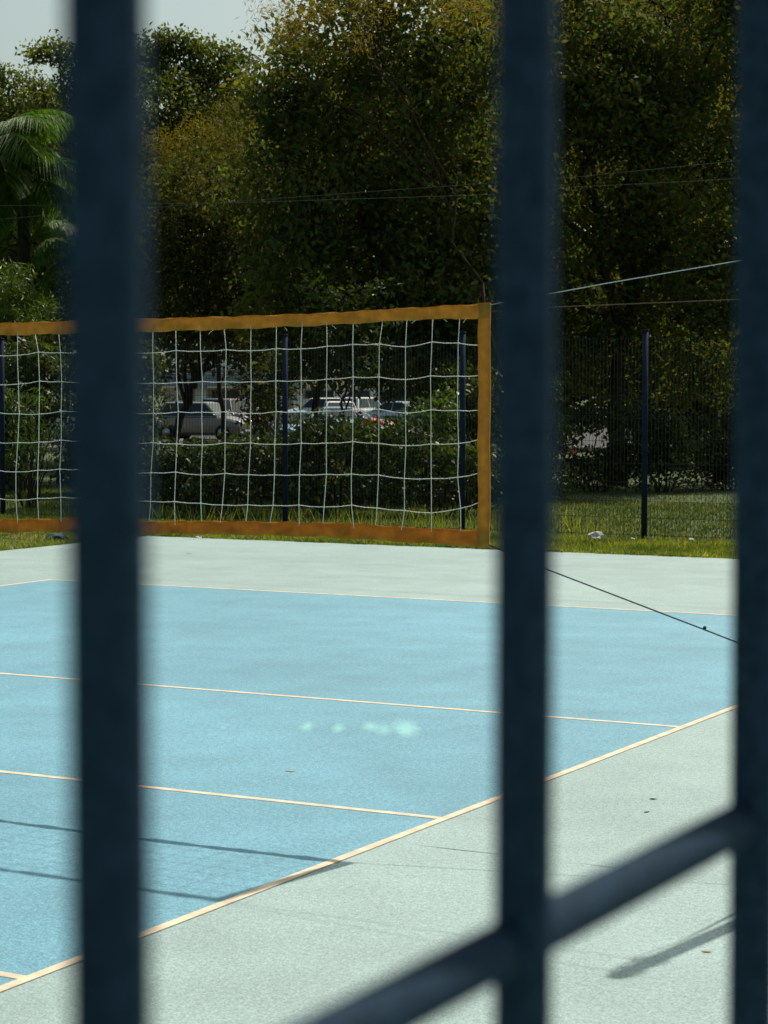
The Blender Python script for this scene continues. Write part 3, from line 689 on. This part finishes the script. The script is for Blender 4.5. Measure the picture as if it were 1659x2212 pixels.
# ------------------------------------------------------------------ cars
M['glass'] = simple('car_glass', (.012, .03, .032), .07, .35, var=.05)
M['tyre'] = simple('tyre_rubber', (.02, .02, .02), .9, .2)
M['rim'] = simple('alloy_rim', (.45, .46, .47), .35, .5, metal=.8)
M['lamp'] = simple('head_lamp', (.75, .76, .72), .15, .8)
M['tail'] = simple('tail_lamp', (.45, .02, .02), .25, .7)
M['trim'] = simple('black_trim', (.02, .02, .022), .6, .3)
M['plate'] = simple('number_plate', (.6, .6, .55), .5, .3)
def paint(name, c, metal=.2):
    return simple(name, c, .28, .6, metal=metal, var=.03, coat=.3)
def make_car(label, pm, loc, heading, kind='hatch', sc=1.0):
    K = {'hatch': dict(L=3.95, h=1.46, belt=.90, cf=1.05, cr=-1.85, rf=.25, rr=-1.45),
         'sedan': dict(L=4.5, h=1.44, belt=.90, cf=1.05, cr=-1.75, rf=.25, rr=-.95),
         'suv': dict(L=4.5, h=1.72, belt=1.05, cf=1.15, cr=-2.1, rf=.45, rr=-1.75),
         'van': dict(L=4.4, h=1.85, belt=1.05, cf=1.55, cr=-2.1, rf=.95, rr=-2.0)}[kind]
    e = empty('parked_car', loc, heading); e.scale = (sc, sc, sc)
    tag(e, label, 'car', 'cars in the car park beyond the trees')
    L2 = K['L'] / 2; W = .87; bl = K['belt']
    st = [(-L2, .70, .34, bl*.70), (-L2+.06, .78, .24, bl*.92), (-L2+.35, .84, .20, bl), (-1.2, W, .19, bl), (0, W, .19, bl-.01), (K['cf'], W, .19, bl), (K['cf']+.35, W*.985, .2, bl-.04), (L2-.35, .83, .2, bl-.13), (L2-.1, .77, .22, bl-.22), (L2, .66, .32, bl-.36)]
    bm = bmesh.new(); rings = []
    for (x, w_, zb, zt) in st:
        prof = [(-w_*.88, zb), (-w_, zb+.12), (-w_*1.01, (zb+zt)/2+.05), (-w_*.97, zt-.09), (-w_*.86, zt-.01), (-w_*.4, zt+.03), (w_*.4, zt+.03), (w_*.86, zt-.01), (w_*.97, zt-.09), (w_*1.01, (zb+zt)/2+.05), (w_, zb+.12), (w_*.88, zb)]
        rings.append([bm.verts.new((x, y, z)) for y, z in prof])
    for a, b_ in zip(rings, rings[1:]):
        for k in range(12): bm.faces.new([a[k], a[(k+1) % 12], b_[(k+1) % 12], b_[k]])
    bm.faces.new(rings[0][::-1]); bm.faces.new(rings[-1])
    bmesh.ops.subdivide_edges(bm, edges=[x for x in bm.edges], cuts=1, use_grid_fill=True, smooth=.35)
    # cabin shell
    cb, ct = .80, .60; h = K['h']
    b0 = [(K['cr'], cb), (K['cf'], cb)]; t0 = [(K['rr'], ct), (K['rf'], ct)]
    z0, z1 = bl - .03, h - .05
    vb = [bm.verts.new((K['cr'], -cb, z0)), bm.verts.new((K['cf'], -cb, z0)), bm.verts.new((K['cf'], cb, z0)), bm.verts.new((K['cr'], cb, z0))]
    vt = [bm.verts.new((K['rr'], -ct, z1)), bm.verts.new((K['rf'], -ct, z1)), bm.verts.new((K['rf'], ct, z1)), bm.verts.new((K['rr'], ct, z1))]
    for k in range(4): bm.faces.new([vb[k], vb[(k+1) % 4], vt[(k+1) % 4], vt[k]])
    mid = [bm.verts.new((K['rr']+.2, -ct*.75, h)), bm.verts.new((K['rf']-.25, -ct*.75, h)), bm.verts.new((K['rf']-.25, ct*.75, h)), bm.verts.new((K['rr']+.2, ct*.75, h))]
    for k in range(4): bm.faces.new([vt[k], vt[(k+1) % 4], mid[(k+1) % 4], mid[k]])
    bm.faces.new(mid)
    obj('body', bm, pm, e)
    def quad(name, pts, mat, par=e, off=.012, nrm=None):
        bm = bmesh.new(); P_ = [Vector(p) for p in pts]
        n_ = (P_[1]-P_[0]).cross(P_[-1]-P_[0]).normalized()
        if nrm is not None and n_.dot(Vector(nrm)) < 0: n_ = -n_
        a_ = [bm.verts.new(p + n_*off) for p in P_]; b__ = [bm.verts.new(p - n_*.01) for p in P_]
        bm.faces.new(a_); bm.faces.new(b__[::-1]); m_ = len(P_)
        for k in range(m_): bm.faces.new([a_[k], b__[k], b__[(k+1) % m_], a_[(k+1) % m_]])
        return obj(name, bm, mat, par)
    def lp(x0, x1, f): return x0 + (x1 - x0) * f
    def pt(xf, yf, f):   # point on cabin: xf 0 rear..1 front, yf -1..1, f height fraction
        xr = lp(K['cr'], K['rr'], f); xx = lp(K['cf'], K['rf'], f); hw = lp(cb, ct, f)
        return (lp(xr, xx, xf), yf * hw, lp(z0, z1, f))
    quad('windscreen', [pt(1,-.97,.05), pt(1,.97,.05), pt(1,.94,.97), pt(1,-.94,.97)], M['glass'], nrm=(1,0,.5))
    quad('rear_window', [pt(0,-.85,.2), pt(0,.85,.2), pt(0,.82,.9), pt(0,-.82,.9)], M['glass'], nrm=(-1,0,.3))
    for s in (-1, 1):
        quad('side_window', [pt(.05,s,.10), pt(.475,s,.10), pt(.485,s,.95), pt(.08,s,.95)], M['glass'], nrm=(0,s,.2))
        quad('side_window', [pt(.51,s,.10), pt(.97,s,.10), pt(.95,s,.95), pt(.51,s,.95)], M['glass'], nrm=(0,s,.2))
        bm = bmesh.new(); ball(bm, (K['cf']-.1, s*.95, bl+.06), .1, 8, 6, (.6, 1, .7)); obj('mirror', bm, pm, e, True)
        zl = bl - .26
        bm = bmesh.new(); ball(bm, (L2-.12, s*.60, zl), .16, 10, 8, (.7, 1, .5)); obj('headlight', bm, M['lamp'], e, True)
        bm = bmesh.new(); ball(bm, (-L2+.08, s*.66, bl-.16), .15, 10, 8, (.5, .8, .9)); obj('tail_light', bm, M['tail'], e, True)
        for x in (L2 - .82, -L2 + .78):
            w_ = bmesh.new(); tube(w_, [(x, s*.66, .31), (x, s*.875, .31)], .37, 20); obj('wheel_arch', w_, M['trim'], e, True)
            wh = bmesh.new(); tube(wh, [(x, s*.68, .31), (x, s*.895, .31)], .31, 20); wo = obj('wheel', wh, M['tyre'], e, True)
            rm = bmesh.new(); tube(rm, [(x, s*.88, .31), (x, s*.905, .31)], .20, 14); obj('rim', rm, M['rim'], wo, True)
    bm = bmesh.new(); bx(bm, L2-.05, L2+.03, -.5, .5, .34, .5); obj('grille', bm, M['trim'], e)
    bm = bmesh.new(); bx(bm, L2+.035, L2+.05, -.25, .25, .36, .46); obj('number_plate', bm, M['plate'], e)
    bm = bmesh.new(); bx(bm, -L2-.03, -L2+.05, -.26, .26, .55, .68); obj('number_plate', bm, M['plate'], e)
    return e
YAW = math.atan2(0.476687, 0.879073)      # heading of "rightwards in the view"
PW = paint('white_car_paint', (.85, .82, .75)); PB = paint('shaded_beige_car_paint', (.17, .15, .12)); PN = paint('dark_blue_car_paint', (.03, .05, .08), .4)  # the beige is darkened, shade put into the paint colour
PM = paint('maroon_car_paint', (.13, .035, .03)); PL = paint('light_blue_car_paint', (.18, .36, .55), .3); PR = paint('red_car_paint', (.50, .02, .02)); PS = paint('silver_car_paint', (.42, .45, .47), .6)
PBL = paint('blue_grey_car_paint', (.18, .27, .38), .4)
def car(px, dist, h, *a, **k): return make_car(a[0], a[1], at(px, dist, -.02), YAW + R(h), **k)
car(440, 87, -24, 'beige tall car, paint darkened for shade, at the left of the parked row, behind thin tree trunks', PB, kind='suv', sc=.87)
car(470, 98, 150, 'dark blue car with a pale windscreen behind the beige one', PN, kind='suv', sc=.93)
car(512, 97, -60, 'maroon roofed car right of the dark blue one', PM, kind='suv', sc=.93)
car(632, 74, -86, 'light blue car behind the centre fence post', PL, kind='hatch', sc=.87)
car(735, 100, -85, 'white car with dark windscreen facing the court', PW, kind='hatch')
car(786, 122, 60, 'white car turned away showing its side windows', PW, kind='suv', sc=.92)
car(688, 124, 170, 'white tall car at the left of the row of white cars', PW, kind='suv', sc=.9)
car(730, 84, -84, 'blue-grey car in front of the white cars', PBL, kind='sedan', sc=.92)
car(758, 92, -20, 'red car low behind the bushes', PR, kind='sedan', sc=.85)
car(872, 120, -30, 'silver car at the right end under the trees', PS, kind='sedan', sc=.95)
car(165, 84, 5, 'pale car mostly hidden behind the left bar', PW, kind='sedan')
car(1490, 74, -20, 'silver van in the shade at the right between the bars', PS, kind='van')
car(255, 90, 178, 'grey car behind the left bar in the shade', PS, kind='sedan')

# traffic cone
M['cone'] = simple('orange_cone', (.55, .07, .02), .5, .4); M['white'] = simple('white_band', (.7, .7, .68), .5, .4)
c = empty('traffic_cone', at(1238, 67, -.05)); tag(c, 'orange traffic cone on the grass beyond the fence, right of the net', 'traffic cone')
bm = bmesh.new(); tube(bm, [(0,0,.03),(0,0,.16)], [.12,.094], 16); tube(bm, [(0,0,.28),(0,0,.46)], [.07,.03], 16); obj('cone_body', bm, M['cone'], c, True)
bm = bmesh.new(); tube(bm, [(0,0,.16),(0,0,.28)], [.094,.07], 16); obj('reflective_band', bm, M['white'], c, True)
bm = bmesh.new(); bx(bm, -.17, .17, -.17, .17, 0, .03); obj('cone_base', bm, M['white'], c)

# ------------------------------------------------------------------ building beyond the car park
M['wall'] = simple('cream_wall', (.82, .79, .68), .85, .2, var=.08, scale=1.5)
M['fascia'] = simple('grey_blue_fascia', (.24, .29, .32), .7, .3, var=.1, scale=2)
M['roof'] = simple('pale_roof_edge', (.70, .68, .60), .7, .3)
M['dark'] = simple('dark_glass', (.02, .03, .035), .1, .7)
M['door'] = simple('blue_door', (.03, .10, .22), .5, .4)
B0 = at(340, 128, -.02)
bl = empty('building', B0, YAW); tag(bl, 'low cream building with blue-grey awning beyond the parked cars', 'building')
s = 128 / FPX
def bx_px(bm, x0, x1, y0, y1, d0, d1): bx(bm, (x0-340)*s, (x1-340)*s, d0, d1, max(0, hz(y1, 128)), hz(y0, 128))
bm = bmesh.new()
bx_px(bm, 340, 960, 700, 790, 2.0, 8.0)           # upper storey
bx_px(bm, 340, 960, 838, 1000, 3.6, 8.0)          # recessed ground floor wall behind
bx_px(bm, 640, 712, 861, 1000, 1.6, 1.9)          # low wall
obj('wall', bm, M['wall'], bl)
bm = bmesh.new(); bx_px(bm, 335, 650, 799, 834, -.2, 2.2); obj('awning', bm, M['fascia'], bl)
bm = bmesh.new(); bx_px(bm, 338, 655, 793, 797, -.4, 2.3); bx_px(bm, 360, 640, 806, 808, -.24, -.2); obj('roof', bm, M['roof'], bl)
for (x0, x1) in [(376, 411), (420, 445), (514, 519), (524, 528), (604, 618), (632, 652), (721, 750), (800, 812)]:
    bm = bmesh.new(); bx_px(bm, x0, x1, 834, 1000, .6, 1.2); obj('column', bm, M['wall'], bl)
for (x0, x1) in [(448, 512), (532, 602), (655, 718), (755, 798), (816, 940)]:
    bm = bmesh.new(); bx_px(bm, x0, x1, 842, 960, 3.5, 3.6); wn = obj('window', bm, M['fascia'], bl)
    bm = bmesh.new(); bx_px(bm, x0 + 2, x1 - 2, 845, 955, 3.46, 3.49); obj('pane', bm, M['dark'], wn)
bm = bmesh.new(); bx_px(bm, 519, 524, 836, 1000, 3.3, 3.59); obj('door', bm, M['door'], bl)

# ------------------------------------------------------------------ litter
M['paper'] = simple('paper_litter', (.6, .58, .52), .9, .1, var=.2, scale=30)
M['dryleaf'] = simple('dry_leaf', (.40, .26, .10), .8, .2, var=.2, scale=40)
M['darkbit'] = simple('dark_leaf_bit', (.03, .07, .07), .8, .2)
def crumple(name, x, y, z, r, mat, label, cat, flat=.6):
    bm = bmesh.new(); bmesh.ops.create_icosphere(bm, subdivisions=2, radius=r)
    for v in bm.verts: v.co = v.co * random.uniform(.6, 1.25); v.co.z *= flat
    o = obj(name, bm, mat); o.location = (x, y, z + r * flat * .6); return tag(o, label, cat)
crumple('stone', -6.7, 17.7, -.05, .12, M['paper'], 'pale stone in the grass left of the right fence post', 'stone')
crumple('litter', -6.15, 17.6, -.02, .035, M['paper'], 'small white scrap in the grass by the right fence post', 'litter')
crumple('litter', -5.4, 17.75, -.02, .045, M['paper'], 'white crumpled paper in the grass right of the fence post', 'litter')
crumple('litter', -11.16, 15.02, -.02, .07, M['paper'], 'white flat scrap on the far edge of the court slab', 'litter', .4)
crumple('stone', -12.95, 14.3, -.05, .16, M['darkbit'], 'dark lump on the bare dirt left of the slab', 'stone', .4)
def leaf(x, y, r, mat, label):
    bm = bmesh.new()
    a = random.uniform(0, 6.28); pts = [(-1, 0, .1), (-.3, .45, .35), (.5, .3, .2), (1, 0, .5), (.4, -.35, .3), (-.4, -.4, .1)]
    top = [bm.verts.new((p[0]*r, p[1]*r, p[2]*r*.12 + .0015)) for p in pts]; bot = [bm.verts.new((p[0]*r, p[1]*r, p[2]*r*.12 + .0005)) for p in pts]
    bm.faces.new(top); bm.faces.new(bot[::-1])
    for k in range(6): bm.faces.new([top[k], bot[k], bot[(k+1) % 6], top[(k+1) % 6]])
    o = obj('fallen_leaf', bm, mat); o.location = (x, y, .002); o.rotation_euler = (0, 0, a)
    return tag(o, label, 'leaf', 'fallen leaves on the court')
leaf(-9.76, 12.65, .035, M['darkbit'], 'dark fallen leaf on the pale far end of the court')
leaf(-1.2, .7, .028, M['dryleaf'], 'tan dry leaf on the blue court below the net')
leaf(.675, .884, .022, M['darkbit'], 'dark leaf bit on the pale side strip, the farther of two')
leaf(.763, .577, .018, M['darkbit'], 'dark leaf bit on the pale side strip, the nearer of two')
leaf(1.85, -1.62, .02, M['dryleaf'], 'orange leaf bit beside the shadow of the net post')

# ------------------------------------------------------------------ light, sky, camera
w_ = bpy.data.worlds.new('World'); scene.world = w_; w_.use_nodes = True
nt = w_.node_tree; bg = nt.nodes['Background']
sky = nt.nodes.new('ShaderNodeTexSky'); sky.sky_type = 'NISHITA'; sky.sun_disc = False
elev = math.asin(SUN[2]); azim = math.atan2(SUN[0], SUN[1])
sky.sun_elevation = elev; sky.sun_rotation = azim
sky.air_density = 1.0; sky.dust_density = 4.0; sky.ozone_density = 2.0
tint = nt.nodes.new('ShaderNodeMixRGB'); tint.blend_type = 'MULTIPLY'; tint.inputs[0].default_value = 1; tint.inputs[2].default_value = (1.02, 1.07, .90, 1)
nt.links.new(sky.outputs[0], tint.inputs[1]); nt.links.new(tint.outputs[0], bg.inputs[0]); bg.inputs[1].default_value = .115
sl = bpy.data.lights.new('sun', 'SUN'); sl.energy = 4.8; sl.angle = R(.6); sl.color = (1, .93, .82)
so = bpy.data.objects.new('sun', sl); C.objects.link(so)
so.rotation_euler = Vector(tuple(SUN)).to_track_quat('Z', 'Y').to_euler(); so.location = (0, 20, 40)

cd = bpy.data.cameras.new('camera'); cam = bpy.data.objects.new('camera', cd); C.objects.link(cam)
mw = Matrix(((RT[0], UP[0], -FW[0], CAM[0]), (RT[1], UP[1], -FW[1], CAM[1]), (RT[2], UP[2], -FW[2], CAM[2]), (0, 0, 0, 1)))
cam.matrix_world = mw
cd.sensor_fit = 'HORIZONTAL'; cd.sensor_width = 24; cd.lens = 24 * FPX / 1659
cd.clip_start = .02; cd.clip_end = 3000
cd.dof.use_dof = True; cd.dof.focus_distance = 14.0; cd.dof.aperture_fstop = cd.lens / 6.5; cd.dof.aperture_blades = 0
scene.camera = cam
scene.view_settings.view_transform = 'Standard'; scene.view_settings.look = 'None'; scene.view_settings.exposure = 0; scene.view_settings.gamma = 1
